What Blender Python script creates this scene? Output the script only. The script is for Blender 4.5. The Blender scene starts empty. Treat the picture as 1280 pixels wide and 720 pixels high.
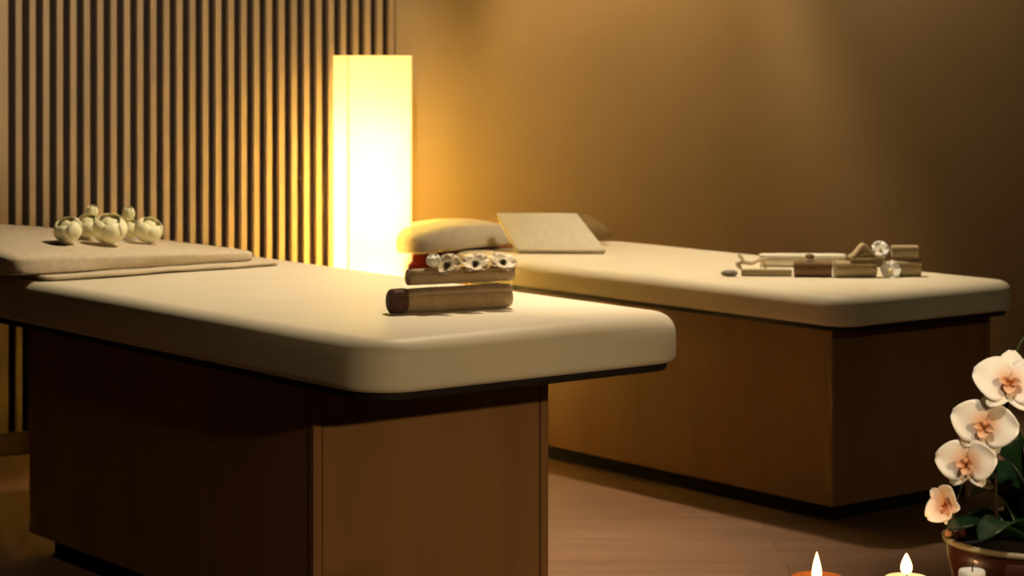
import bpy, bmesh, math, random
from mathutils import Vector, Matrix, noise
random.seed(7)
PI = math.pi
sc = bpy.context.scene
COL = sc.collection
F = 2800.0; CX = 640.0; HY = 70.0; CAMH = 1.3      # lens in pixels of the 1280 wide frame

# ------------------------------------------------------------------ basics
def at_z(px, py, z):
    d = F * (CAMH - z) / (py - HY)
    return Vector(((px - CX) / F * d, d, z))
def at_d(px, py, d):
    return Vector(((px - CX) / F * d, d, CAMH - (py - HY) / F * d))
def tag(o, label=None, cat=None, group=None, kind=None):
    for k, v in (('label', label), ('category', cat), ('group', group), ('kind', kind)):
        if v: o[k] = v
    return o
def empty(name, loc, rz=0.0):
    o = bpy.data.objects.new(name, None); COL.objects.link(o)
    o.location = loc; o.rotation_euler = (0, 0, rz); o.empty_display_size = 0.05
    return o
def obj(name, bm, mat, parent=None, loc=None, rot=None, smooth=True, angle=None):
    bmesh.ops.recalc_face_normals(bm, faces=bm.faces)
    me = bpy.data.meshes.new(name); bm.to_mesh(me); bm.free()
    for p in me.polygons: p.use_smooth = smooth
    if smooth and angle: me.set_sharp_from_angle(angle=math.radians(angle))
    o = bpy.data.objects.new(name, me); COL.objects.link(o)
    me.materials.append(mat)
    if parent: o.parent = parent
    if loc is not None: o.location = loc
    if rot is not None: o.rotation_euler = rot
    return o
def copy_tree(o, parent=None):
    c = o.copy(); COL.objects.link(c)
    if parent: c.parent = parent
    for ch in list(o.children): copy_tree(ch, c)
    return c

# ------------------------------------------------------------------ materials
def mat(name, col, rough=0.6, var=0.0, vscale=20.0, stretch=(1, 1, 1), bump=0.0, bscale=200.0,
        spec=0.3, sheen=0.0, col2=None, sub=0.0, coat=0.0):
    m = bpy.data.materials.new(name); m.use_nodes = True
    nt = m.node_tree; N = nt.nodes; L = nt.links
    b = N['Principled BSDF']
    b.inputs['Roughness'].default_value = rough
    b.inputs['Specular IOR Level'].default_value = spec
    b.inputs['Sheen Weight'].default_value = sheen
    b.inputs['Coat Weight'].default_value = coat
    if sub:
        b.inputs['Subsurface Weight'].default_value = sub
        b.inputs['Subsurface Radius'].default_value = (0.01, 0.006, 0.004)
    tc = N.new('ShaderNodeTexCoord'); mp = N.new('ShaderNodeMapping')
    mp.inputs['Scale'].default_value = stretch
    L.new(tc.outputs['Object'], mp.inputs['Vector'])
    nz = N.new('ShaderNodeTexNoise'); nz.inputs['Scale'].default_value = vscale; nz.inputs['Detail'].default_value = 5
    L.new(mp.outputs['Vector'], nz.inputs['Vector'])
    mx = N.new('ShaderNodeMix'); mx.data_type = 'RGBA'
    c2 = col2 or tuple(c * (1 - var) for c in col)
    mx.inputs[6].default_value = (*col, 1); mx.inputs[7].default_value = (*c2, 1)
    rp = N.new('ShaderNodeMapRange'); rp.inputs['From Min'].default_value = 0.35; rp.inputs['From Max'].default_value = 0.65
    L.new(nz.outputs['Fac'], rp.inputs['Value']); L.new(rp.outputs['Result'], mx.inputs[0])
    L.new(mx.outputs[2], b.inputs['Base Color'])
    if bump:
        n2 = N.new('ShaderNodeTexNoise'); n2.inputs['Scale'].default_value = bscale; n2.inputs['Detail'].default_value = 3
        L.new(mp.outputs['Vector'], n2.inputs['Vector'])
        bp = N.new('ShaderNodeBump'); bp.inputs['Strength'].default_value = bump; bp.inputs['Distance'].default_value = 0.004
        L.new(n2.outputs['Fac'], bp.inputs['Height']); L.new(bp.outputs['Normal'], b.inputs['Normal'])
    return m
def radial_mat(name, inner, outer, r0, r1, rough=0.5, sub=0.15):
    m = mat(name, inner, rough, sub=sub)
    nt = m.node_tree; N = nt.nodes; L = nt.links; b = N['Principled BSDF']
    tc = N.new('ShaderNodeTexCoord'); ln = N.new('ShaderNodeVectorMath'); ln.operation = 'LENGTH'
    L.new(tc.outputs['Object'], ln.inputs[0])
    mr = N.new('ShaderNodeMapRange'); mr.inputs['From Min'].default_value = r0; mr.inputs['From Max'].default_value = r1
    mr.interpolation_type = 'SMOOTHSTEP'
    L.new(ln.outputs['Value'], mr.inputs['Value'])
    mx = N.new('ShaderNodeMix'); mx.data_type = 'RGBA'
    mx.inputs[6].default_value = (*inner, 1); mx.inputs[7].default_value = (*outer, 1)
    L.new(mr.outputs['Result'], mx.inputs[0]); L.new(mx.outputs[2], b.inputs['Base Color'])
    return m
def emit(name, col, s):
    m = bpy.data.materials.new(name); m.use_nodes = True
    b = m.node_tree.nodes['Principled BSDF']
    b.inputs['Base Color'].default_value = (*col, 1)
    b.inputs['Emission Color'].default_value = (*col, 1); b.inputs['Emission Strength'].default_value = s
    return m

M = {}
M['wall'] = mat('wall_plaster', (0.52, 0.37, 0.19), 0.62, 0.06, 1.5, bump=0.05, bscale=120)
M['plain'] = mat('dark_plaster', (0.10, 0.07, 0.045), 0.9, 0.05, 2)
M['slat'] = mat('slat_wood', (0.44, 0.315, 0.185), 0.5, 0.22, 14, (1, 1, 0.06), bump=0.05)
M['backing'] = mat('panel_backing', (0.018, 0.008, 0.004), 0.8, 0.2, 10)
M['skirt'] = mat('skirting_wood', (0.10, 0.055, 0.03), 0.6, 0.2, 8, (0.1, 0.1, 1))
M['ceil'] = mat('ceiling_paint', (0.10, 0.08, 0.06), 0.9, 0.03, 3)
M['vinyl'] = mat('cream_vinyl', (0.78, 0.70, 0.53), 0.5, 0.05, 6, bump=0.06, bscale=60, spec=0.25)
M['cab'] = mat('cabinet_veneer', (0.27, 0.135, 0.048), 0.5, 0.14, 9, (1, 1, 0.12), bump=0.03, spec=0.25)
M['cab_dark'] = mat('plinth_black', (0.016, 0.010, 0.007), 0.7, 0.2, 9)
M['towel_cream'] = mat('cream_terry', (0.72, 0.60, 0.42), 0.95, 0.12, 60, bump=0.5, bscale=350, sheen=0.3)
M['towel_white'] = mat('white_terry', (0.82, 0.76, 0.62), 0.95, 0.10, 60, bump=0.5, bscale=350, sheen=0.3)
M['towel_brown'] = mat('taupe_terry', (0.44, 0.31, 0.175), 0.95, 0.18, 60, bump=0.5, bscale=350, sheen=0.2)
M['towel_dark'] = mat('dark_brown_terry', (0.10, 0.045, 0.03), 0.95, 0.18, 60, bump=0.5, bscale=350, sheen=0.1)
M['towel_beige'] = mat('beige_terry', (0.50, 0.39, 0.23), 0.95, 0.15, 60, bump=0.5, bscale=350, sheen=0.2)
M['towel_choc'] = mat('brown_terry', (0.25, 0.15, 0.075), 0.95, 0.15, 60, bump=0.5, bscale=350)
M['pillow'] = mat('tan_cushion', (0.24, 0.15, 0.06), 0.8, 0.1, 30, bump=0.2)
M['maroon'] = mat('maroon_leather', (0.26, 0.018, 0.012), 0.45, 0.2, 20, bump=0.05)
M['linen'] = mat('pale_linen', (0.62, 0.56, 0.42), 0.9, 0.07, 60, (1, 1, 1), bump=0.2, bscale=300)
M['stone'] = mat('grey_stone', (0.22, 0.19, 0.14), 0.5, 0.2, 30)
M['twig'] = mat('pale_twig', (0.55, 0.45, 0.28), 0.7, 0.25, 60, bump=0.2)
M['blossom_y'] = radial_mat('creamy_petal', (0.86, 0.78, 0.38), (0.94, 0.90, 0.60), 0.0, 0.030)
M['blossom_w'] = radial_mat('white_petal', (0.90, 0.86, 0.74), (0.94, 0.92, 0.86), 0.0, 0.018)
M['garland'] = radial_mat('spotted_petal', (0.10, 0.06, 0.025), (0.66, 0.55, 0.37), 0.007, 0.015)
M['dark_leaf'] = mat('dark_leaf', (0.055, 0.045, 0.012), 0.6, 0.2, 20)
M['wood_dark'] = mat('dark_table_wood', (0.045, 0.020, 0.010), 0.35, 0.3, 6, (0.15, 1, 1), spec=0.4)
M['lamp_base'] = mat('lamp_base_wood', (0.07, 0.04, 0.02), 0.5, 0.2, 10)
M['pot'] = mat('red_brown_glaze', (0.07, 0.015, 0.008), 0.4, 0.35, 12, spec=0.5, coat=0.3)
M['rim'] = mat('pale_glaze_rim', (0.34, 0.28, 0.16), 0.4, 0.2, 30, spec=0.5)
M['soil'] = mat('bark_soil', (0.02, 0.014, 0.009), 0.9, 0.5, 80, bump=0.8, bscale=90)
M['leaf'] = mat('orchid_leaf', (0.012, 0.040, 0.014), 0.35, 0.3, 12, (1, 1, 1), spec=0.5)
M['stem'] = mat('orchid_stem', (0.055, 0.065, 0.025), 0.5, 0.3, 30)
M['stake'] = mat('cane_stake', (0.05, 0.032, 0.016), 0.7, 0.3, 30)
M['petal'] = radial_mat('orchid_petal', (0.74, 0.40, 0.20), (0.93, 0.87, 0.76), 0.004, 0.031)
M['lip'] = radial_mat('orchid_lip', (0.58, 0.22, 0.07), (0.85, 0.56, 0.36), 0.004, 0.020)
M['wax'] = mat('cream_wax', (0.88, 0.78, 0.55), 0.45, 0.03, 20, sub=0.6)
M['wax_w'] = mat('white_wax', (0.90, 0.86, 0.76), 0.45, 0.03, 20, sub=0.6)
M['wick'] = mat('wick', (0.01, 0.008, 0.006), 0.9)
M['flame'] = emit('flame', (1.0, 0.72, 0.34), 3.2)
g = bpy.data.materials.new('amber_glass'); g.use_nodes = True
gb = g.node_tree.nodes['Principled BSDF']
gb.inputs['Base Color'].default_value = (0.95, 0.33, 0.10, 1); gb.inputs['Roughness'].default_value = 0.15
gb.inputs['Transmission Weight'].default_value = 0.7
M['amber'] = g
# lamp shade: translucent paper lit from inside
m = bpy.data.materials.new('paper_shade'); m.use_nodes = True
nt = m.node_tree; nt.nodes.clear()
out = nt.nodes.new('ShaderNodeOutputMaterial'); tr = nt.nodes.new('ShaderNodeBsdfTranslucent')
df = nt.nodes.new('ShaderNodeBsdfDiffuse'); mx = nt.nodes.new('ShaderNodeMixShader'); ad = nt.nodes.new('ShaderNodeAddShader')
em = nt.nodes.new('ShaderNodeEmission')
tr.inputs['Color'].default_value = (0.95, 0.84, 0.58, 1); df.inputs['Color'].default_value = (0.75, 0.66, 0.42, 1)
em.inputs['Color'].default_value = (1.0, 0.76, 0.32, 1); em.inputs['Strength'].default_value = 0.30
mx.inputs[0].default_value = 0.35
nt.links.new(tr.outputs[0], mx.inputs[1]); nt.links.new(df.outputs[0], mx.inputs[2])
nt.links.new(mx.outputs[0], ad.inputs[0]); nt.links.new(em.outputs[0], ad.inputs[1])
nt.links.new(ad.outputs[0], out.inputs['Surface'])
M['shade'] = m
# floor boards
def floor_mat():
    m = mat('floor_boards', (0.27, 0.155, 0.095), 0.42, 0.25, 3, (0.6, 9, 1), bump=0.03, bscale=30, spec=0.3)
    nt = m.node_tree; N = nt.nodes; L = nt.links; b = N['Principled BSDF']
    src = b.inputs['Base Color'].links[0].from_socket
    tc = N.new('ShaderNodeTexCoord'); br = N.new('ShaderNodeTexBrick')
    br.inputs['Scale'].default_value = 1.0; br.inputs['Brick Width'].default_value = 1.4; br.inputs['Row Height'].default_value = 0.14
    br.inputs['Mortar Size'].default_value = 0.002; br.inputs['Mortar Smooth'].default_value = 0.3
    br.inputs['Color1'].default_value = (1, 1, 1, 1); br.inputs['Color2'].default_value = (0.84, 0.84, 0.84, 1); br.inputs['Mortar'].default_value = (0.45, 0.45, 0.45, 1)
    L.new(tc.outputs['Object'], br.inputs['Vector'])
    mu = N.new('ShaderNodeMix'); mu.data_type = 'RGBA'; mu.blend_type = 'MULTIPLY'; mu.inputs[0].default_value = 1
    L.new(src, mu.inputs[6]); L.new(br.outputs['Color'], mu.inputs[7]); L.new(mu.outputs[2], b.inputs['Base Color'])
    return m
M['floor'] = floor_mat()

# ------------------------------------------------------------------ mesh tools
def add_box(bm, x0, x1, y0, y1, z0, z1, bev=0.0, seg=2):
    r = bmesh.ops.create_cube(bm, size=1.0)
    bmesh.ops.scale(bm, vec=(x1 - x0, y1 - y0, z1 - z0), verts=r['verts'])
    bmesh.ops.translate(bm, vec=((x0 + x1) / 2, (y0 + y1) / 2, (z0 + z1) / 2), verts=r['verts'])
    if bev:
        es = list({e for v in r['verts'] for e in v.link_edges})
        bmesh.ops.bevel(bm, geom=es, offset=bev, segments=seg, profile=0.5, affect='EDGES')
def box(*a, **k):
    bm = bmesh.new(); add_box(bm, *a, **k); return bm
def round_rect(x0, x1, y0, y1, r, nc=8, ns=10):
    pts = []
    cs = [(x1 - r, y0 + r, -PI / 2), (x1 - r, y1 - r, 0), (x0 + r, y1 - r, PI / 2), (x0 + r, y0 + r, PI)]
    for i, (cx, cy, a) in enumerate(cs):
        for k in range(nc + 1):
            t = a + PI / 2 * k / nc
            pts.append((cx + r * math.cos(t), cy + r * math.sin(t)))
        nx, ny, na = cs[(i + 1) % 4]
        e = (nx + r * math.cos(na), ny + r * math.sin(na)); s = pts[-1]
        for k in range(1, ns):
            pts.append((s[0] + (e[0] - s[0]) * k / ns, s[1] + (e[1] - s[1]) * k / ns))
    return pts
def soft_slab(x0, x1, y0, y1, z0, z1, rc, re, rb=0.012, fn=None, ns=16, extra=(0.03, 0.06, 0.1, 0.15, 0.2, 0.26, 0.31, 0.355, 0.38)):
    """A padded slab: rounded in plan (rc), top edge rolled over by re, bottom edge by rb."""
    bm = bmesh.new(); rings = []
    def ring(d, z):
        r = max(rc - d, 0.006)
        return [bm.verts.new(fn(Vector((x, y, z))) if fn else (x, y, z)) for x, y in round_rect(x0 + d, x1 - d, y0 + d, y1 - d, r, 8, ns)]
    lim = min(x1 - x0, y1 - y0) / 2 - 0.01
    prof = []
    for d in sorted([e for e in extra if rb + e < lim], reverse=True): prof.append((rb + d, z0))
    for k in range(5):
        a = PI / 2 * k / 4; prof.append((rb * (1 - math.sin(a)), z0 + rb * (1 - math.cos(a))))
    prof.append((0, (z0 + rb + z1 - re) / 2))
    for k in range(9):
        a = PI / 2 * k / 8; prof.append((re * (1 - math.cos(a)), z1 - re + re * math.sin(a)))
    for e in extra:
        if re + e < lim: prof.append((re + e, z1))
    for d, z in prof: rings.append(ring(d, z))
    n = len(rings[0])
    for a, b in zip(rings, rings[1:]):
        for i in range(n):
            bm.faces.new((a[i], a[(i + 1) % n], b[(i + 1) % n], b[i]))
    bm.faces.new(rings[-1]); bm.faces.new(rings[0][::-1])
    return bm
def lathe(prof, n=40):
    bm = bmesh.new(); rings = []
    for r, z in prof:
        if r < 1e-5: rings.append([bm.verts.new((0, 0, z))])
        else: rings.append([bm.verts.new((r * math.cos(2 * PI * i / n), r * math.sin(2 * PI * i / n), z)) for i in range(n)])
    for a, b in zip(rings, rings[1:]):
        for i in range(n):
            j = (i + 1) % n
            if len(a) == 1 and len(b) == 1: continue
            if len(a) == 1: bm.faces.new((a[0], b[j], b[i]))
            elif len(b) == 1: bm.faces.new((a[i], a[j], b[0]))
            else: bm.faces.new((a[i], a[j], b[j], b[i]))
    return bm
def tube(bm, pts, rad, n=8, cap=True):
    pts = [Vector(p) for p in pts]; rings = []
    for i, p in enumerate(pts):
        d = (pts[min(i + 1, len(pts) - 1)] - pts[max(i - 1, 0)]).normalized()
        u = d.cross(Vector((0, 0.3, 1))); u = u.normalized() if u.length > 1e-3 else Vector((1, 0, 0)); v = d.cross(u)
        r = rad(i / (len(pts) - 1)) if callable(rad) else rad
        rings.append([bm.verts.new(p + (u * math.cos(2 * PI * k / n) + v * math.sin(2 * PI * k / n)) * r) for k in range(n)])
    for a, b in zip(rings, rings[1:]):
        for k in range(n): bm.faces.new((a[k], a[(k + 1) % n], b[(k + 1) % n], b[k]))
    if cap: bm.faces.new(rings[0]); bm.faces.new(rings[-1][::-1])
def spline(ctrl, n=24):
    c = [Vector(p) for p in ctrl]; c = [c[0] * 2 - c[1]] + c + [c[-1] * 2 - c[-2]]
    out = []; segs = len(c) - 3
    for s in range(segs):
        p0, p1, p2, p3 = c[s:s + 4]; m = max(2, n // segs)
        for k in range(m + (s == segs - 1)):
            t = k / m
            out.append(0.5 * ((2 * p1) + (p2 - p0) * t + (2 * p0 - 5 * p1 + 4 * p2 - p3) * t * t + (3 * p1 - p0 - 3 * p2 + p3) * t ** 3))
    return out

# ------------------------------------------------------------------ the room
WD = math.radians(24.0)                     # direction of the back wall
wx, wy = math.cos(WD), math.sin(WD)
WP = Vector((-1.63, 7.30, 0))               # point on the slat faces
room = empty('wall_back', WP, WD); tag(room, kind='structure')
CEIL = 2.7
obj('plain_panel', box(1.335, 5.2, 0.10, 0.22, 0, CEIL), M['wall'], room, smooth=False)
obj('backing_panel', box(-2.2, 1.335, 0.025, 0.22, 0, CEIL), M['backing'], room, smooth=False)
bm = bmesh.new()
k = 0.023
while k < 1.33:
    add_box(bm, k - 0.0102, k + 0.0102, 0.0, 0.0255, 0.073, CEIL, 0.0015, 1); k += 0.0449
k = 0.023 - 0.0449 * 12
add_box(bm, -0.40, -0.0117, 0.0, 0.0255, 0.073, CEIL, 0.0015, 1)
k = -0.44
while k > -2.1:
    add_box(bm, k - 0.0102, k + 0.0102, 0.0, 0.0255, 0.073, CEIL, 0.0015, 1); k -= 0.0449
obj('slat_panel', bm, M['slat'], room, smooth=False)
sk = obj('baseboard_back', box(-2.2, 3.9, -0.012, 0.0245, 0.0, 0.073, 0.002, 1), M['skirt'], None, WP, (0, 0, WD), smooth=False)
# only under the slats; the plain wall has its own skirting set back
tag(sk, kind='structure')
for v in sk.data.vertices:
    if v.co.x > 1: v.co.x = 1.335 + (v.co.x - 3.9)
fl = obj('floor', box(-5, 5, -2.5, 11, -0.1, 0.0), M['floor'], smooth=False); tag(fl, kind='structure')
ce = obj('ceiling', box(-5, 5, -2.5, 11, CEIL, CEIL + 0.1), M['ceil'], smooth=False); tag(ce, kind='structure')
wl = obj('wall_left', box(-3.72, -3.6, -1.5, 6.5, 0, CEIL), M['plain'], smooth=False); tag(wl, kind='structure')
wr = obj('wall_right', box(3.4, 3.52, -1.5, 9.4, 0, CEIL), M['plain'], smooth=False); tag(wr, kind='structure')
wf = obj('wall_front', box(-3.6, 3.4, -1.62, -1.5, 0, CEIL), M['plain'], smooth=False); tag(wf, kind='structure')

# ------------------------------------------------------------------ treatment beds
def bed(name, label, corner, cab, mat_, zc, z0, z1, rc, re, deck):
    rz = math.radians(-52)
    t = empty(name, corner, rz); tag(t, label, 'massage bed')
    cx0, cy1 = cab; p = 0.018
    # carcass with separate side, foot, head panels; corner posts at the visible corners
    obj('cabinet', box(cx0 + p, -p, p, cy1 - p, 0.052, zc), M['cab'], t, smooth=False)
    obj('side_panel', box(cx0 + 0.002, -0.022, 0, p - 0.001, 0.05, zc - 0.002, 0.002, 1), M['cab'], t, smooth=False)
    obj('side_panel', box(cx0 + 0.002, -0.022, cy1 - p + 0.001, cy1, 0.05, zc - 0.002, 0.002, 1), M['cab'], t, smooth=False)
    obj('foot_panel', box(-p + 0.001, 0.0, 0.024, cy1 - 0.024, 0.05, zc - 0.002, 0.002, 1), M['cab'], t, smooth=False)
    obj('head_panel', box(cx0, cx0 + p - 0.001, 0.003, cy1 - 0.003, 0.05, zc - 0.002, 0.002, 1), M['cab'], t, smooth=False)
    for y0, y1 in ((-0.001, 0.021), (cy1 - 0.021, cy1 + 0.001)):
        obj('corner_post', box(-0.0195, 0.002, y0, y1, 0.05, zc - 0.002, 0.003, 2), M['cab'], t, smooth=False)
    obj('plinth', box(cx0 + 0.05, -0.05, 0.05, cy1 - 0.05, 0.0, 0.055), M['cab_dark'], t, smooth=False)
    x0, x1, y0, y1 = mat_
    i = deck
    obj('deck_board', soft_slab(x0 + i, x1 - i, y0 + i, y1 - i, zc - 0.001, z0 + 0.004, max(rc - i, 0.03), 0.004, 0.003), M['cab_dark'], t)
    def fn(v):
        w = noise.noise(Vector((v.x * 2.2, v.y * 2.2, name.__len__() * 3.1))) * 0.006
        if v.z > (z0 + z1) / 2: v.z += (w - 0.006) * 0.25
        v.y += noise.noise(Vector((v.x * 3, 0.3, v.z * 4))) * 0.004
        return v
    mm = obj('mattress', soft_slab(x0, x1, y0, y1, z0, z1, rc, re, 0.016, fn), M['vinyl'], t)
    return t
B1 = bed('massage_bed', 'nearer cream padded massage bed on brown box cabinet, two taupe rolls at its foot', (-0.425, 4.80, 0), (-1.37, 0.645),
         (-1.62, 0.355, -0.09, 0.785), 0.602, 0.618, 0.728, 0.11, 0.046, 0.022)
B2 = bed('massage_bed', 'farther cream massage bed along plain wall with tilted linen pad near its head', (0.886, 6.2, 0), (-1.45, 0.665),
         (-1.74, 0.10, -0.06, 0.70), 0.545, 0.558, 0.645, 0.09, 0.036, 0.018)
def L1(x, y, z): return Matrix.Rotation(math.radians(-52), 4, 'Z') @ Vector((x, y, z)) + Vector((-0.425, 4.80, 0))
def L2(x, y, z): return Matrix.Rotation(math.radians(-52), 4, 'Z') @ Vector((x, y, z)) + Vector((0.886, 6.2, 0))
RZ = math.radians(-52)
# headrest of the farther bed: maroon padded end piece on a bracket
hr = obj('headrest', soft_slab(-1.93, -1.755, -0.20, 0.36, 0.540, 0.638, 0.075, 0.045, 0.03, ns=6), M['maroon'], B2); hr['label'] = 'maroon padded headrest'
obj('headrest_bracket', box(-1.90, -1.6, 0.16, 0.30, 0.545, 0.557), M['cab_dark'], B2, smooth=False)

# ------------------------------------------------------------------ slim floor lamp
lz = math.radians(17)
lp = empty('floor_lamp', (-0.545, 7.43, 0), lz)
tag(lp, 'tall square paper floor lamp glowing yellow beside the slatted wall', 'lamp')
S = 0.221; H = CAMH + 0.002
bm = bmesh.new()
def wall_sheet(bm, x0, x1, y0, y1): add_box(bm, x0, x1, y0, y1, 0.07, H - 0.004)
t_ = 0.0015
wall_sheet(bm, 0, S, 0, t_); wall_sheet(bm, 0, S, S - t_, S); wall_sheet(bm, 0, t_, t_, S - t_); wall_sheet(bm, S - t_, S, t_, S - t_)
obj('lamp_shade', bm, M['shade'], lp, smooth=False)
obj('lamp_base', box(-0.006, S + 0.006, -0.006, S + 0.006, 0, 0.07, 0.004, 2), M['lamp_base'], lp, smooth=False)
bm = bmesh.new()
for x in (0.0035, S - 0.0035):
    for y in (0.0035, S - 0.0035): add_box(bm, x - 0.0018, x + 0.0018, y - 0.0018, y + 0.0018, 0.07, H - 0.004)
obj('inner_frame', bm, M['lamp_base'], lp, smooth=False)
bm = bmesh.new()
add_box(bm, 0, S, -0.001, 0.004, H - 0.006, H); add_box(bm, 0, S, S - 0.004, S + 0.001, H - 0.006, H)
add_box(bm, -0.001, 0.004, 0.004, S - 0.004, H - 0.006, H); add_box(bm, S - 0.004, S + 0.001, 0.004, S - 0.004, H - 0.006, H)
obj('top_rim', bm, M['shade'], lp, smooth=False)
for i, z in enumerate((0.42, 0.57, 0.73)):
    bm = bmesh.new(); bmesh.ops.create_uvsphere(bm, u_segments=16, v_segments=10, radius=0.032)
    o = obj('bulb', bm, emit('bulb_glass_%d' % i, (1, 0.75, 0.4), 12), lp, (S / 2, S / 2, z))
    if i == 0: bmesh_stub = None
obj('bulb_holder', lathe([(0, 0.07), (0.012, 0.07), (0.012, 0.70), (0, 0.70)], 12), M['lamp_base'], lp, (S / 2, S / 2, 0))

# ------------------------------------------------------------------ towels
def roll_bm(L, R, turns=3.2, squash=1.0, cone=0.0, seedv=0):
    """A cloth rolled up: a spiral ribbon extruded along x, resting on z = 0."""
    bm = bmesh.new(); n = int(turns * 22); th = R / (turns + 0.45)
    prof_o, prof_i = [], []
    for k in range(n + 1):
        a = 2 * PI * turns * k / n; r = 0.3 * th + th * (a / (2 * PI)) + 0.15 * th
        ang = a + PI * 0.8 - 2 * PI * turns
        prof_o.append((math.cos(ang) * (r + th * 0.42), math.sin(ang) * (r + th * 0.42)))
        prof_i.append((math.cos(ang) * (r - th * 0.42), math.sin(ang) * (r - th * 0.42)))
    Ro = max(math.hypot(*p) for p in prof_o); s = R / Ro
    nx = 14; O, I = [], []
    for j in range(nx + 1):
        x = -L / 2 + L * j / nx; e = abs(2 * j / nx - 1)
        q = s * (1 - 0.05 * e ** 6) * (1 + 0.02 * noise.noise(Vector((x * 25, seedv, 0)))) * (1 - cone * (j / nx))
        O.append([bm.verts.new((x, p[0] * q, (p[1] * q) * squash + R * squash)) for p in prof_o])
        I.append([bm.verts.new((x, p[0] * q, (p[1] * q) * squash + R * squash)) for p in prof_i])
    for j in range(nx):
        for k in range(n):
            bm.faces.new((O[j][k], O[j][k + 1], O[j + 1][k + 1], O[j + 1][k]))
            bm.faces.new((I[j][k], I[j + 1][k], I[j + 1][k + 1], I[j][k + 1]))
        bm.faces.new((O[j][0], O[j + 1][0], I[j + 1][0], I[j][0])); bm.faces.new((O[j][n], I[j][n], I[j + 1][n], O[j + 1][n]))
    for j in (0, nx):
        for k in range(n): bm.faces.new((O[j][k], I[j][k], I[j][k + 1], O[j][k + 1]))
    lo = min(v.co.z for v in bm.verts)
    for v in bm.verts: v.co.z -= lo
    return bm
def roll(name, label, L, R, loc, yaw, m, group=None, cat='towel', **k):
    o = obj(name, roll_bm(L, R, **k), m, None, loc, (0, 0, yaw)); tag(o, label, cat, group); return o
zt1 = 0.7262
# the two rolls on the nearer bed
yw = math.radians(27)
base = at_z(571, 388, zt1)
def on_axis(o, d, back=0.0): return Vector((o.x + d * math.cos(yw) - back * math.sin(yw), o.y + d * math.sin(yw) + back * math.cos(yw), 0))
p = on_axis(base, 0.0); p.z = zt1
t = empty('rolled_towel', p, yw); tag(t, 'larger taupe rolled towel lying on the nearer bed under the thinner roll', 'towel')
obj('towel_roll', roll_bm(0.262, 0.0335, 2.6, 0.94), M['towel_brown'], t)
e_ = obj('end_band', roll_bm(0.034, 0.0342, 2.6, 0.935), M['towel_dark'], t, (-0.146, 0, 0)); e_['label'] = 'dark brown spiral end'
p = on_axis(base, 0.012, 0.004); p.z = zt1 + 0.0335 * 2 * 0.92 - 0.001
roll('rolled_towel', 'thinner brown rolled towel stacked on the larger roll, under spotted blossoms', 0.262, 0.0215, p, yw, M['towel_brown'], turns=2.4, seedv=3)
topz = p.z + 0.043

# ------------------------------------------------------------------ blossoms
def petal(bm, ang, L, W, cup=0.25, tilt=0.3, r0=0.0, nu=7, nv=6, ruffle=0.0, power=0.75, th=0.0009, bend=0.0):
    """One petal pointing along ang in the xy plane, facing +z, lifted by tilt."""
    G = [[], []]
    for side in (0, 1):
        for i in range(nv + 1):
            t = i / nv; row = []
            w = W / 2 * max(0.0, math.sin(PI * min(1, (t * 0.93 + 0.035)) ** power)) ** 0.62
            for j in range(nu + 1):
                s = 2 * j / nu - 1
                x = r0 + L * t; y = w * s
                z = L * tilt * t + cup * W * s * s * 0.5 * math.sin(PI * t * 0.9) - bend * L * t * t + ruffle * math.sin(5 * t + 4 * s) * L
                if side: z -= th
                row.append(bm.verts.new((x * math.cos(ang) - y * math.sin(ang), x * math.sin(ang) + y * math.cos(ang), z)))
            G[side].append(row)
    for side in (0, 1):
        g_ = G[side]
        for i in range(nv):
            for j in range(nu): bm.faces.new((g_[i][j], g_[i][j + 1], g_[i + 1][j + 1], g_[i + 1][j]))
    a, b = G
    edge = [(0, j) for j in range(nu + 1)] + [(i, nu) for i in range(1, nv + 1)] + [(nv, j) for j in range(nu - 1, -1, -1)] + [(i, 0) for i in range(nv - 1, 0, -1)]
    for q in range(len(edge)):
        (i, j), (i2, j2) = edge[q], edge[(q + 1) % len(edge)]
        bm.faces.new((a[i][j], a[i2][j2], b[i2][j2], b[i][j]))
def blossom_bm(R, n=5, layers=1, tilt=0.45, cup=0.5, wid=0.95, twist=0.0):
    bm = bmesh.new()
    for l in range(layers):
        f = 1 - 0.28 * l
        for q in range(n): petal(bm, 2 * PI * q / n + l * 0.6 + twist, R * f, R * wid * f, cup, tilt + 0.55 * l, ruffle=0.02)
    return bm
def look_rot(n, up=Vector((0, 0, 1)), roll_=0.0):
    """Rotation whose +z is n and whose +y is as near up as it can be."""
    z = Vector(n).normalized(); x = up.cross(z).normalized(); y = z.cross(x)
    m = Matrix((x, y, z)).transposed() @ Matrix.Rotation(roll_, 3, 'Z')
    return m.to_euler()

# blanket and flowers on the head of the nearer bed
def blanket_h(x, y):
    k = max(0.0, min(1.0, (0.63 - y) / 0.75)); b = max(0.0, min(1.0, (-1.20 - x) / 0.42))
    front = 0.026 + 0.026 * k; back = 0.012 + 0.088 * min(1, k * 1.25) ** 0.8
    return front + (back - front) * b ** 0.9
def blanket_fn(v):
    f = (v.z - 0.742) / 0.10
    v.z = 0.742 + f * blanket_h(v.x, v.y) + 0.003 * f * noise.noise(v * 9)
    v.x += 0.012 * noise.noise(Vector((v.y * 5, 2.0, 0))) + 0.012 * noise.noise(Vector((v.y * 9, 7.0, v.z * 20)))
    return v
def on_blanket(px, x):
    """World point on the blanket along the local line x that the ray through column px meets."""
    lo, hi = -0.3, 0.9
    for _ in range(40):
        m_ = (lo + hi) / 2; p_ = L1(x, m_, 0)
        if p_.x / p_.y * F + CX < px: lo = m_
        else: hi = m_
    p_ = L1(x, lo, 0.742 + blanket_h(x, lo)); return p_
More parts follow.
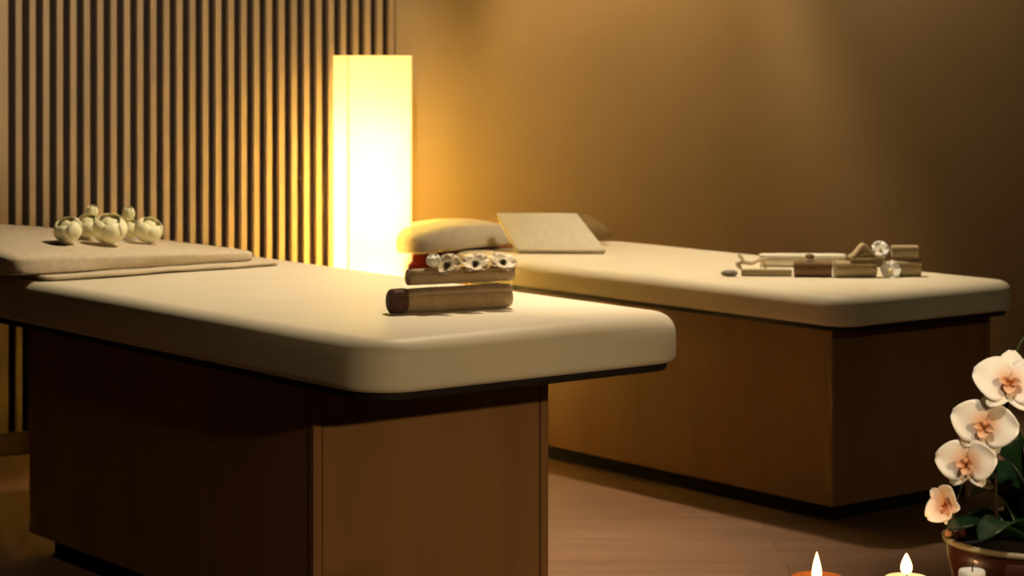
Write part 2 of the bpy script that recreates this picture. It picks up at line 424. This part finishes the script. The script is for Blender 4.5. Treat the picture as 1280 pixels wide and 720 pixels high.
o = obj('folded_blanket', soft_slab(-1.70, -1.21, -0.14, 0.61, 0.742, 0.842, 0.05, 0.035, 0.012, blanket_fn, ns=20), M['towel_cream'])
o.location = (-0.425, 4.80, 0); o.rotation_euler = (0, 0, RZ)
tag(o, 'thick cream folded blanket across the head of the nearer bed, blossoms on top', 'blanket')
def sheet_fn(v):
    v.x += 0.02 * noise.noise(Vector((v.y * 4, 5.0, 0))); v.z += 0.002 * noise.noise(v * 14); return v
o = obj('folded_towel', soft_slab(-1.60, -1.165, -0.05, 0.66, 0.7305, 0.7400, 0.03, 0.005, 0.003, sheet_fn, ns=20), M['towel_cream'])
o.location = (-0.425, 4.80, 0); o.rotation_euler = (0, 0, RZ)
tag(o, 'thin cream folded towel peeking out beneath the thick blanket', 'towel')

def rosette_bm(R, layers=4, close=0.20, squat=0.78, spread=0.26, seedv=0):
    """A many-petalled blossom: cupped petals set in rings around +z, its base at z = 0."""
    bm = bmesh.new(); rnd = random.Random(seedv)
    for l in range(layers):
        f = 1 - 0.20 * l; n = 5 if l == 0 else 4 if l == 1 else 3
        top = (close - 0.03 * l) * PI
        for q in range(n):
            ph0 = 2 * PI * q / n + l * 0.7 + rnd.uniform(-0.1, 0.1); G = [[], []]; nu, nv = 8, 7
            for side in (0, 1):
                for i in range(nv + 1):
                    t = i / nv; row = []
                    for j in range(nu + 1):
                        u = 2 * j / nu - 1
                        th = PI - (PI - top * (0.62 + 0.32 * u * u + 0.20 * (l == 0))) * t         # polar angle from +z
                        rr = R * f * (1 + spread * t ** 3 * (1 if l == 0 else 0.4)) * (1 - 0.015 * side) * (1 + 0.04 * math.cos(3 * u + l))
                        ph_ = ph0 + u * (PI / n) * 1.32
                        rr *= 1 - 0.05 * u * t
                        row.append(bm.verts.new((rr * math.sin(th) * math.cos(ph_), rr * math.sin(th) * math.sin(ph_), (rr * math.cos(th) + R * f) * squat + 0.04 * R * l)))
                    G[side].append(row)
            a, b = G
            for g_ in G:
                for i in range(nv):
                    for j in range(nu): bm.faces.new((g_[i][j], g_[i][j + 1], g_[i + 1][j + 1], g_[i + 1][j]))
            for j in range(nu): bm.faces.new((a[nv][j], a[nv][j + 1], b[nv][j + 1], b[nv][j]))
            for i in range(nv):
                for j in (0, nu): bm.faces.new((a[i][j], a[i + 1][j], b[i + 1][j], b[i][j]))
    bmesh.ops.remove_doubles(bm, verts=bm.verts, dist=1e-5)
    return bm
def rosette(name, label, loc, R, normal, m, centre=None, **k):
    t = empty(name, loc); tag(t, label, 'flower'); t.rotation_euler = look_rot(normal)
    obj('petals', rosette_bm(R, **k), m, t)
    bm = bmesh.new(); bmesh.ops.create_icosphere(bm, subdivisions=3, radius=R * 0.58)
    for v in bm.verts: v.co *= 1 + 0.10 * math.cos(3 * math.atan2(v.co.y, v.co.x) + 14 * v.co.z / R)
    obj('inner_petals', bm, centre or m, t, (0, 0, R * 1.02))
    return t
def flower(name, label, loc, R, normal, m, centre=None, **k):
    t = empty(name, loc); tag(t, label, 'flower'); t.rotation_euler = look_rot(normal)
    obj('petals', blossom_bm(R, **k), m, t)
    bm = bmesh.new(); bmesh.ops.create_icosphere(bm, subdivisions=2, radius=R * 0.2)
    obj('flower_centre', bm, centre or M['blossom_y'], t, (0, 0, R * 0.1))
    return t
yel = [
    (163, -1.45, 0.028, (0.1, -0.4, 1.0), 'creamy yellow blossom half hidden behind, below the right bud'),  # column, line across the blanket, radius, facing, label
    (86, -1.33, 0.036, (-0.25, -0.5, 1.0), 'creamy yellow blossom at the left end of the blanket cluster, beside the dark leaf'),
    (110, -1.42, 0.034, (0.0, -0.5, 1.0), 'creamy yellow blossom tucked behind the two largest, below the left bud'),
    (137, -1.32, 0.043, (0.1, -0.5, 1.0), 'largest creamy yellow blossom in the middle of the cluster on the blanket'),
    (185, -1.36, 0.037, (0.4, -0.4, 1.0), 'creamy yellow blossom at the right end of the blanket cluster'),
]
for i, (px, x, r_, n, lab) in enumerate(yel):
    p_ = on_blanket(px, x); p_.z += 0.004; nn = Vector(n).normalized()
    rosette('blossom', lab, p_ + Vector((0, 0, r_ * 0.8)) - nn * r_ * 0.72, r_, n, M['blossom_y'], seedv=i)
for px, x, r_, lab in ((114, -1.46, 0.017, 'small pale bud standing up at the left of the blossom cluster'),
                       (160, -1.48, 0.017, 'small pale bud standing up at the right of the blossom cluster')):
    p_ = on_blanket(px, x); p_.z += 0.048
    t = empty('flower_bud', p_); tag(t, lab, 'flower'); t.rotation_euler = (0.2, 0.1, 0)
    obj('petals', rosette_bm(r_, layers=2, squat=1.25, spread=0.1, seedv=px), M['blossom_y'], t)
    bm = bmesh.new(); tube(bm, [(0, 0, 0.004), (0.001, 0.003, -0.025), (0.0, 0.008, -0.043)], 0.0035)
    obj('stem', bm, M['stem'], t)
bm = bmesh.new(); petal(bm, 0, 0.055, 0.034, 0.3, 0.1, bend=0.1, th=0.0016)
o = obj('leaf', bm, M['dark_leaf'], None, on_blanket(83, -1.295) + Vector((0, 0, 0.008)), (0.5, 0.15, 2.9)); tag(o, 'small dark leaf at the left edge of the yellow blossom cluster', 'leaf')

# spotted blossoms on the two rolls
for i, (d, lab) in enumerate(((-0.035, 'leftmost spotted cream blossom on the thinner brown roll'),
                              (0.035, 'middle spotted cream blossom on the thinner brown roll'),
                              (0.105, 'rightmost spotted cream blossom on the thinner brown roll'))):
    q = on_axis(base, d + 0.004, -0.016); q.z = topz + 0.0005
    flower('blossom', lab, q, 0.032, (0.3 * (i - 1), -0.7, 0.85 + 0.15 * i), M['garland'], centre=M['dark_leaf'], n=5, layers=1, cup=0.22, tilt=0.10, wid=1.5, twist=i * 0.5)
q = on_axis(base, -0.058, -0.004); q.z = topz - 0.001
rosette('blossom', 'small white blossom at the left end of the spotted row on the roll', q, 0.016, (-0.1, -0.3, 1.0), M['blossom_w'], layers=2)

# ------------------------------------------------------------------ headrest end of the farther bed
zt2 = 0.6455
def drape_fn(v):
    # towel arched over the headrest, sinking at its near end
    k = max(0.0, min(1.0, (v.y + 0.22) / 0.52)); h = 0.040 + 0.040 * math.sin(PI * min(1, k * 0.95 + 0.15)) ** 0.7
    m_ = math.sin(PI * min(1, max(0, (v.x + 1.95) / 0.29)))
    top = v.z > 0.668
    if top: v.z = 0.668 + (v.z - 0.668) * (0.45 + 0.55 * m_ ** 0.5) * h / 0.045
    v.z += 0.003 * noise.noise(v * 12) - 0.018 * (1 - k) ** 2.2
    return v
o = obj('bolster_towel', soft_slab(-1.95, -1.68, -0.215, 0.25, 0.6585, 0.715, 0.06, 0.030, 0.012, drape_fn, ns=14, extra=(0.02, 0.05, 0.08, 0.11)), M['towel_white'])
o.location = (0.886, 6.2, 0); o.rotation_euler = (0, 0, RZ)
tag(o, 'thick white folded towel over the maroon headrest of the farther bed', 'towel')

def cushion_bm(L, W, T, pinch=0.16, n=18):
    bm = bmesh.new(); G = {}
    for s in (1, -1):
        for i in range(n + 1):
            for j in range(n + 1):
                u, v = 2 * i / n - 1, 2 * j / n - 1
                edge = i in (0, n) or j in (0, n)
                if s == -1 and edge: G[s, i, j] = G[1, i, j]; continue
                h = (max(0, 1 - u ** 4) * max(0, 1 - v ** 4)) ** 0.5
                x = u * L / 2 * (1 - pinch * 0.25 * (1 - v * v)); y = v * W / 2 * (1 - pinch * 0.25 * (1 - u * u))
                G[s, i, j] = bm.verts.new((x, y, s * T / 2 * h))
    for s in (1, -1):
        for i in range(n):
            for j in range(n): bm.faces.new((G[s, i, j], G[s, i + 1, j], G[s, i + 1, j + 1], G[s, i, j + 1]))
    return bm
# tan cushion lying behind, linen pad leaning on it
cpos = L2(-1.66, 0.40, zt2 + 0.058)
o = obj('cushion', cushion_bm(0.15, 0.33, 0.075), M['pillow'], None, cpos, (0.0, 0.0, RZ - 0.06))
o.rotation_euler = (Matrix.Rotation(RZ - 0.06, 3, 'Z') @ Matrix.Rotation(0.35, 3, 'Y')).to_euler()
tag(o, 'tan cushion mostly hidden behind the tilted linen pad', 'cushion')
bl = at_z(648, 314, zt2 + 0.007); br = at_z(757, 314.5, zt2 + 0.007)
ax = (br - bl); wlen = ax.length; ax.normalize()
upv = Vector((-0.62, 0.79, 0)) * 0.135 + Vector((0, 0, 0.125))
upv = (at_d(617, 268, (bl.y + 0.12)) - bl); ulen = upv.length; upn = upv.normalized()
nrm = ax.cross(upn).normalized()
pad = empty('linen_pad', bl); tag(pad, 'pale square linen pad leaning back at the head of the farther bed', 'cushion')
pad.rotation_euler = (0, 0, 0)
def pad_bm(off0, off1, inset=0.0):
    bm = bmesh.new(); n = 14; A, B = [], []
    for s, off, R_ in ((0, off0, A), (1, off1, B)):
        for i in range(n + 1):
            for j in range(n + 1):
                u, v = i / n, j / n
                edge = min(u, 1 - u, v, 1 - v); bul = 0.003 * min(1, edge * 8)
                p = ax * (wlen * (inset + u * (1 - 2 * inset))) + upn * (ulen * (inset + v * (1 - 2 * inset))) + nrm * (off + (bul if s else -bul))
                # top corners a touch narrower
                p += ax * (-(u - 0.5) * 0.02 * v)
                R_.append(bm.verts.new(p))
    W_ = n + 1
    for R_ in (A, B):
        for i in range(n):
            for j in range(n): bm.faces.new((R_[i * W_ + j], R_[(i + 1) * W_ + j], R_[(i + 1) * W_ + j + 1], R_[i * W_ + j + 1]))
    rim_ = [i * W_ for i in range(W_)] + [n * W_ + j for j in range(1, W_)] + [i * W_ + n for i in range(n - 1, -1, -1)] + [j for j in range(n - 1, 0, -1)]
    for q in range(len(rim_)):
        a, b = rim_[q], rim_[(q + 1) % len(rim_)]
        bm.faces.new((A[a], A[b], B[b], B[a]))
    return bm
sgn = 1 if nrm.y < 0 else -1
obj('pad_face', pad_bm(0.0, sgn * 0.008), M['linen'], pad, angle=40)
obj('pad_back', pad_bm(-sgn * 0.032, -sgn * 0.0005, 0.012), M['towel_cream'], pad, angle=40)

# ------------------------------------------------------------------ spa things on the foot of the farther bed
def P2(px, py, dz=0.0):
    v = at_z(px, py, zt2 - 0.002); v.z += dz; return v
G2 = None
roll('rolled_towel', 'long white rolled towel at the back of the group on the farther bed', 0.265, 0.025, P2(1003, 334), math.radians(-3), M['towel_white'], turns=2.2)
roll('rolled_towel', 'low greyish beige rolled cloth, leftmost on the farther bed foot', 0.150, 0.0150, P2(958, 345), math.radians(-4), M['towel_beige'], turns=2.0, squash=0.85)
roll('rolled_towel', 'dark brown rolled towel between the greyish and the beige rolls', 0.112, 0.027, P2(1016, 346), math.radians(-6), M['towel_choc'], turns=2.6)
rA = P2(1069, 346.5); rB = P2(1128, 345.5)
roll('rolled_towel', 'beige rolled towel right of the dark brown one, under the peaked cloth', 0.124, 0.028, rA, math.radians(4), M['towel_beige'], turns=2.6)
roll('rolled_towel', 'beige rolled towel at the right end behind a white blossom', 0.108, 0.028, rB, math.radians(6), M['towel_beige'], turns=2.6)
rC = Vector((rB.x + 0.008, rB.y + 0.004, rB.z + 0.0555))
roll('rolled_towel', 'small beige roll on top of the right end roll', 0.080, 0.0215, rC, math.radians(-4), M['towel_beige'], turns=2.2)
# peaked folded cloth
t0 = Vector((rA.x + 0.033, rA.y, rA.z + 0.054))
bm = bmesh.new()
def fold_layer(bm, w, h, d, zoff, n=16, th=0.005):
    rows = []
    for side in (0, 1):
        for y in (-d / 2, d / 2):
            r = []
            for i in range(n + 1):
                u = i / n; x = (u - 0.5) * w
                pk = math.exp(-((u - 0.42) / 0.22) ** 2)
                z = zoff + pk * h + 0.002 * math.sin(9 * u) - (th if side else 0)
                r.append(bm.verts.new((x, y * (0.75 + 0.25 * (1 - pk)), max(z, 0.0004 + (0.001 if not side else 0)))))
            rows.append(r)
    a0, a1, b0, b1 = rows
    for i in range(n):
        bm.faces.new((a0[i], a0[i + 1], a1[i + 1], a1[i])); bm.faces.new((b0[i], b1[i], b1[i + 1], b0[i + 1]))
        bm.faces.new((a0[i], b0[i], b0[i + 1], a0[i + 1])); bm.faces.new((a1[i], a1[i + 1], b1[i + 1], b1[i]))
    for i in (0, n): bm.faces.new((a0[i], a1[i], b1[i], b0[i]))
fold_layer(bm, 0.105, 0.040, 0.050, 0.008, th=0.007)
fold_layer(bm, 0.090, 0.022, 0.046, 0.0, th=0.006)
add_box(bm, -0.05, 0.05, -0.022, 0.022, 0.0, 0.008, 0.003, 2)
o = obj('folded_cloth', bm, M['towel_beige'], None, t0, (0, 0, 0.05)); tag(o, 'small peaked beige cloth folded on top of the middle beige roll', 'cloth')
# white blossoms
flower('blossom', 'white blossom leaning on the front of the two beige rolls', at_d(1113, 339, rB.y - 0.036), 0.031, (0.0, -1, 0.45), M['blossom_w'], n=5, layers=1, cup=0.25, tilt=0.12, wid=1.5, twist=0.3)
flower('blossom', 'white blossom on top of the pile between peaked cloth and small roll', at_d(1100, 312, rB.y - 0.012), 0.027, (0.1, -0.9, 0.6), M['blossom_w'], n=5, layers=1, cup=0.25, tilt=0.12, wid=1.5)
# twig and pebble
bm = bmesh.new()
tw = spline([(-0.052, 0, 0.012), (-0.03, 0.004, 0.020), (-0.005, 0, 0.017), (0.02, 0.003, 0.026), (0.048, 0, 0.032)], 20)
tube(bm, tw, lambda t: 0.0072 - 0.003 * t, 10)
tube(bm, spline([(-0.030, 0, 0.020), (-0.034, -0.006, 0.032), (-0.044, -0.008, 0.044)], 8), lambda t: 0.006 - 0.001 * t, 8)
tube(bm, spline([(-0.045, 0, 0.014), (-0.040, 0.004, 0.004), (-0.036, 0.008, 0.0005)], 8), lambda t: 0.006 - 0.002 * t, 8)
tube(bm, spline([(0.030, 0.002, 0.028), (0.036, 0.002, 0.012), (0.040, 0.003, 0.001)], 8), lambda t: 0.005 - 0.002 * t, 8)
for v in bm.verts: v.co += v.co.normalized() * 0.0014 * noise.noise(v.co * 120)
o = obj('driftwood_twig', bm, M['twig'], None, P2(941, 336), (0, 0, -0.05)); tag(o, 'short pale forked twig behind the greyish roll on the farther bed', 'twig')
bm = bmesh.new(); bmesh.ops.create_icosphere(bm, subdivisions=3, radius=1)
for v in bm.verts:
    c = v.co * (1 + 0.1 * noise.noise(v.co * 1.5)); v.co = Vector((c.x * 0.026, c.y * 0.02, c.z * 0.0095 + 0.009))
o = obj('pebble', bm, M['stone'], None, P2(912, 345)); tag(o, 'flat grey pebble at the left end of the towel group', 'stone')
bm = bmesh.new(); bmesh.ops.create_icosphere(bm, subdivisions=3, radius=1)
for v in bm.verts:
    c = v.co * (1 + 0.12 * noise.noise(v.co * 1.3 + Vector((4, 0, 0)))); v.co = Vector((c.x * 0.014, c.y * 0.012, c.z * 0.0085 + 0.0065))
pb = P2(1012, 346); pb.z += 0.054
o = obj('pebble', bm, M['towel_choc'], None, pb); tag(o, 'small dark pebble on top of the dark brown roll', 'stone')

# ------------------------------------------------------------------ low table with candles and orchid, in front
TZ = 0.45
tb = empty('side_table', (0.66, 3.02, 0)); tag(tb, 'low dark wooden table below candles and orchid pot', 'table')
obj('table_top', box(-0.36, 0.36, -0.26, 0.26, TZ - 0.03, TZ, 0.005, 2), M['wood_dark'], tb, smooth=False)
for sx in (-1, 1):
    for sy in (-1, 1):
        bm = bmesh.new(); add_box(bm, -0.02, 0.02, -0.02, 0.02, 0, TZ - 0.03)
        for v in bm.verts:
            if v.co.z < 0.1: v.co.x *= 0.7; v.co.y *= 0.7
        obj('leg', bm, M['wood_dark'], tb, (sx * 0.31, sy * 0.21, 0), smooth=False)
def flame_bm(h, w):
    prof = [(0, 0)]
    for k in range(1, 16):
        t = k / 16; prof.append((w / 2 * (math.sin(PI * t ** 0.62) ** 0.9), h * t))
    prof.append((0, h)); return lathe(prof, 16)
def candle(label, px, top_py, d, r, w, h, wax, lit=True, flame_py=0, glass=None):
    c = at_d(px, top_py, d); top = c.z; hh = top - TZ
    t = empty('pillar_candle' if not glass else 'glass_candle', (c.x, c.y, TZ)); tag(t, label, 'candle')
    rr = r - (0.006 if glass else 0)
    zt = hh - (0.012 if glass else 0)
    if glass:
        obj('glass_holder', lathe([(0, 0), (r * 0.82, 0), (r * 0.9, 0.01), (r, hh), (r - 0.0012, hh + 0.001), (r - 0.0028, hh), (r * 0.9 - 0.003, 0.008), (0, 0.006)], 40), glass, t)
    b0 = 0.0085 if glass else 0.0
    rr0 = rr * (0.86 if glass else 1)
    obj('wax_body', lathe([(0, b0), (rr0 * 0.96, b0), (rr0, b0 + 0.003), (rr * 0.97 if glass else rr, zt - 0.004), (rr * 0.94, zt - 0.0005), (rr * 0.84, zt), (rr * 0.62, zt - 0.004), (0, zt - 0.005)], 36), wax, t)
    bm = bmesh.new(); tube(bm, [(0, 0, zt - 0.006), (0.0005, 0, zt + 0.003), (0.0015, 0, zt + 0.008)], 0.0011, 6)
    obj('wick', bm, M['wick'], t)
    if lit:
        obj('flame', flame_bm(h, w), M['flame'], t, (0, 0, zt + 0.003))
        l = bpy.data.lights.new('candle_glow', 'POINT'); l.energy = 0.12; l.color = (1, 0.55, 0.22); l.shadow_soft_size = 0.008
        lo = bpy.data.objects.new('candle_glow', l); COL.objects.link(lo); lo.location = (c.x, c.y - 0.001, TZ + zt + 0.003 + h * 1.25)
    return t
candle('lit candle in an amber glass, left of the cream pillar candle', 1021, 722, 3.0, 0.036, 0.0135, 0.044, M['wax'], glass=M['amber'])
candle('lit cream pillar candle between the amber glass and the white candle', 1133, 721, 3.0, 0.030, 0.0160, 0.029, M['wax'])
candle('unlit white candle standing in front of the orchid pot', 1215, 712, 2.86, 0.017, 0, 0, M['wax_w'], lit=False)

# orchid
OD = 3.06
oc = at_d(1292, 672, OD)
pot = empty('potted_orchid', (oc.x, oc.y, TZ)); tag(pot, 'white and peach orchid in a red brown pot beside the candles', 'plant')
ph = oc.z - TZ
obj('pot', lathe([(0, 0), (0.072, 0), (0.078, 0.006), (0.098, ph * 0.45), (0.116, ph * 0.85), (0.118, ph - 0.004), (0.112, ph - 0.004), (0.108, ph * 0.8), (0.0, ph * 0.78)], 56), M['pot'], pot)
obj('rim', lathe([(0.112, ph - 0.005), (0.118, ph - 0.006), (0.1225, ph - 0.004), (0.1235, ph), (0.1205, ph + 0.003), (0.114, ph + 0.002), (0.112, ph - 0.005)], 56), M['rim'], pot)['label'] = 'pale glazed rim'
obj('soil', lathe([(0.0, ph * 0.79), (0.106, ph * 0.80), (0.109, ph * 0.93), (0.05, ph * 1.0), (0, ph * 1.02)], 40), M['soil'], pot)
def W(px, py, d=OD):           # world -> pot-local
    return at_d(px, py, d) - Vector(pot.location)
def leaf_bm(ctrl, W_, th=0.0022, fold=0.25):
    pts = spline(ctrl, 22); bm = bmesh.new(); R0, R1 = [], []; nu = 6
    for i, p in enumerate(pts):
        t = i / (len(pts) - 1); d = (pts[min(i + 1, len(pts) - 1)] - pts[max(i - 1, 0)]).normalized()
        s = d.cross(Vector((0, 0, 1))).normalized(); n = s.cross(d)
        w = W_ / 2 * (0.35 + 0.65 * math.sin(PI * min(1, t * 0.8 + 0.12))) * (1 if t < 0.85 else max(0.12, 1 - ((t - 0.85) / 0.15) ** 2))
        a = [p + s * w * (2 * j / nu - 1) + n * fold * w * (2 * j / nu - 1) ** 2 for j in range(nu + 1)]
        R0.append([bm.verts.new(q) for q in a]); R1.append([bm.verts.new(q - n * th) for q in a])
    for i in range(len(pts) - 1):
        for j in range(nu):
            bm.faces.new((R0[i][j], R0[i][j + 1], R0[i + 1][j + 1], R0[i + 1][j])); bm.faces.new((R1[i][j], R1[i + 1][j], R1[i + 1][j + 1], R1[i][j + 1]))
        for j in (0, nu): bm.faces.new((R0[i][j], R0[i + 1][j], R1[i + 1][j], R1[i][j]))
    for i in (0, len(pts) - 1):
        for j in range(nu): bm.faces.new((R0[i][j], R1[i][j], R1[i][j + 1], R0[i][j + 1]))
    return bm
zs = ph * 0.9
leaves = [([(0.0, 0, zs), W(1250, 662, OD - 0.04), W(1215, 655, OD - 0.06), W(1186, 662, OD - 0.08)], 0.055),
          ([(0.0, 0, zs), W(1265, 655, OD - 0.06), W(1248, 655, OD - 0.10), W(1225, 676, OD - 0.125)], 0.05),
          ([(0.0, 0, zs), W(1275, 600), W(1256, 560, OD + 0.01), W(1246, 530, OD + 0.03)], 0.072),
          ([(0.0, 0, zs), W(1262, 640, OD + 0.05), W(1225, 648, OD + 0.10), W(1192, 668, OD + 0.13)], 0.07),
          ([(0.0, 0, zs), W(1290, 640, OD + 0.05), W(1268, 600, OD + 0.10), W(1266, 575, OD + 0.16)], 0.085),
          ([(0.0, 0, zs), W(1300, 610, OD + 0.02), W(1322, 580, OD + 0.02), W(1350, 575, OD + 0.02)], 0.06),
          ([(0.0, 0, zs), W(1310, 640, OD - 0.05), W(1340, 640, OD - 0.08), W(1380, 672, OD - 0.10)], 0.06),
          ([(0.0, 0, zs), W(1270, 630, OD + 0.03), W(1240, 612, OD + 0.06), W(1212, 618, OD + 0.09)], 0.05)]
for c, w in leaves: obj('leaf', leaf_bm(c, w), M['leaf'], pot)
bm = bmesh.new()
spike = spline([W(1286, 668, OD), W(1300, 560, OD), W(1308, 470, OD), W(1300, 425, OD), W(1278, 425, OD), W(1262, 465, OD), W(1243, 520, OD), W(1215, 572, OD), W(1196, 625, OD), W(1187, 664, OD)], 72)
tube(bm, spike, lambda t: 0.0032 - 0.0018 * t, 8)
obj('flower_stem', bm, M['stem'], pot)
bm = bmesh.new(); tube(bm, [W(1247, 682, OD), W(1243, 560, OD), W(1266, 480, OD)], 0.0026, 8)
obj('stake', bm, M['stake'], pot)
def orchid(px, py, d, R, normal, rollz, open_=1.0):
    """Two broad petals at the sides, one sepal up, two down, a lobed lip in the middle."""
    b = bmesh.new()
    petal(b, PI / 2, R * 0.92, R * 0.78, 0.15, 0.02 + 0.35 * (1 - open_), power=0.8, ruffle=0.01)
    for s in (-1, 1):
        petal(b, -PI / 2 + s * 0.62, R * 0.90, R * 0.66, 0.15, 0.0 + 0.35 * (1 - open_), power=0.8, ruffle=0.01)
    for s in (-1, 1):
        petal(b, PI / 2 - s * (PI / 2 - 0.12), R, R * 1.28, 0.12, 0.12 + 0.5 * (1 - open_), power=0.66, ruffle=0.02, nu=10, nv=9)
    f = obj('orchid_bloom', b, M['petal'], pot, W(px, py, d) , look_rot(normal, roll_=rollz))
    b = bmesh.new()
    petal(b, -PI / 2, R * 0.42, R * 0.34, 0.5, 0.35, power=0.9, bend=-0.1)
    for s in (-1, 1): petal(b, -PI / 2 + s * 1.25, R * 0.30, R * 0.26, 0.6, 0.8, power=0.9)
    bmesh.ops.create_icosphere(b, subdivisions=2, radius=R * 0.09, matrix=Matrix.Translation((0, R * 0.04, R * 0.14)))
    obj('lip', b, M['lip'], f, (0, 0, R * 0.05))['label'] = 'peach lip'
    b = bmesh.new(); tube(b, [(0, 0, -0.001), (0, 0.004, -0.012), (0.0, 0.010, -0.026)], 0.0014, 6)
    obj('flower_stalk', b, M['stem'], f)
    return f
orchid(1262, 478, OD - 0.035, 0.050, (-0.15, -1, 0.55), -0.10)
orchid(1231, 531, OD - 0.032, 0.046, (-0.30, -1, 0.15), -0.20)
orchid(1209, 577, OD - 0.030, 0.043, (-0.55, -1, 0.10), 0.05)
orchid(1183, 630, OD - 0.024, 0.030, (-0.9, -0.8, 0.1), 0.9, 0.35)
for px, py, r in ((1187, 668, 0.0065), (1194, 655, 0.005)):
    bm = bmesh.new(); bmesh.ops.create_icosphere(bm, subdivisions=3, radius=r)
    for v in bm.verts: v.co.z *= 1.35
    obj('orchid_bud', bm, M['petal'], pot, W(px, py, OD))

# ------------------------------------------------------------------ light
def spot(name, loc, aim, e, size, blend=0.6, col=(1.0, 0.74, 0.42), soft=0.06):
    l = bpy.data.lights.new(name, 'SPOT'); l.energy = e; l.spot_size = math.radians(size); l.spot_blend = blend
    l.color = col; l.shadow_soft_size = soft
    o = bpy.data.objects.new(name, l); COL.objects.link(o); o.location = loc
    o.rotation_euler = (Vector(aim) - Vector(loc)).to_track_quat('-Z', 'Y').to_euler()
    # the fitting itself, modelled for the added fill spots as well
    t = lathe([(0.0, 0.02), (0.050, 0.02), (0.058, 0.0), (0.064, 0.0), (0.064, 0.006), (0.056, 0.03), (0, 0.03)], 24)
    f = obj('ceiling_spotlight', t, M['cab_dark'], None, (loc[0], loc[1], CEIL - 0.0305)); tag(f, 'small recessed ceiling spotlight out of view', 'spotlight', 'ceiling spotlights')
    return o
ZL = CEIL - 0.04
WC = (1.0, 0.80, 0.54)
spot('spot_near_bed', (0.15, 6.0, ZL), (-0.50, 5.50, 0.7), 235, 70, 0.8, WC)
spot('fill_foot', (3.1, -1.2, ZL), (-0.05, 4.9, 0.20), 1000, 15, 1.0, (1, 0.72, 0.40), 0.12)  # added fill that lifts the nearer bed's foot panel out of shade
spot('fill_far_foot', (3.15, 1.0, ZL), (1.25, 6.4, 0.2), 130, 14, 1.0, (1, 0.82, 0.48), 0.12)  # weak unseen fill, added to brighten the farther bed's foot end
spot('spot_far_bed', (0.62, 6.85, ZL), (0.68, 7.0, 0.6), 215, 66, 0.8, WC)
spot('spot_wall', (0.46, 7.75, ZL), (0.46, 8.4, 1.35), 95, 62, 0.6, (1, 0.70, 0.36), 0.03)
spot('spot_wall_right', (1.45, 8.05, ZL), (1.45, 8.85, 1.7), 34, 62, 0.6, (1, 0.76, 0.48), 0.03)
spot('spot_slats', (-0.30, 2.8, ZL), (-1.10, 7.5, 1.42), 760, 24, 0.7, (1, 0.80, 0.54), 0.05)
spot('spot_floor', (0.62, 5.2, ZL), (0.25, 5.55, 0.0), 165, 38, 1.0, (1, 0.78, 0.56))
spot('spot_flowers', (0.2, 1.9, ZL), (0.72, 3.05, 0.7), 120, 24, 0.8, (1, 0.86, 0.68))
w = bpy.data.worlds.new('World'); sc.world = w; w.use_nodes = True
w.node_tree.nodes['Background'].inputs[0].default_value = (1, 0.7, 0.4, 1)
w.node_tree.nodes['Background'].inputs[1].default_value = 0.01
# lamp bulbs give real light
for z, e in ((0.40, 250.0), (0.55, 160.0), (0.70, 36.0), (0.88, 3.0)):
    l = bpy.data.lights.new('lamp_bulb_light', 'POINT'); l.energy = e; l.color = (1, 0.89, 0.40); l.shadow_soft_size = 0.04
    o = bpy.data.objects.new('lamp_bulb_light', l); COL.objects.link(o)
    o.location = Vector(lp.location) + Matrix.Rotation(lz, 3, 'Z') @ Vector((S / 2, S / 2, z + 0.095))

# ------------------------------------------------------------------ camera
cam = bpy.data.cameras.new('Camera'); co = bpy.data.objects.new('Camera', cam); COL.objects.link(co)
co.location = (0, 0, CAMH); co.rotation_euler = (PI / 2, 0, 0)
cam.sensor_width = 36; cam.lens = F / 1280 * 36; cam.shift_y = -(360 - HY) / 1280; cam.clip_start = 0.05
cam.dof.use_dof = True; cam.dof.focus_distance = 3.7; cam.dof.aperture_fstop = 9.0
sc.camera = co
sc.view_settings.view_transform = 'Standard'; sc.view_settings.look = 'None'
sc.view_settings.exposure = 0.0; sc.view_settings.gamma = 1.0; sc.view_settings.use_curve_mapping = False
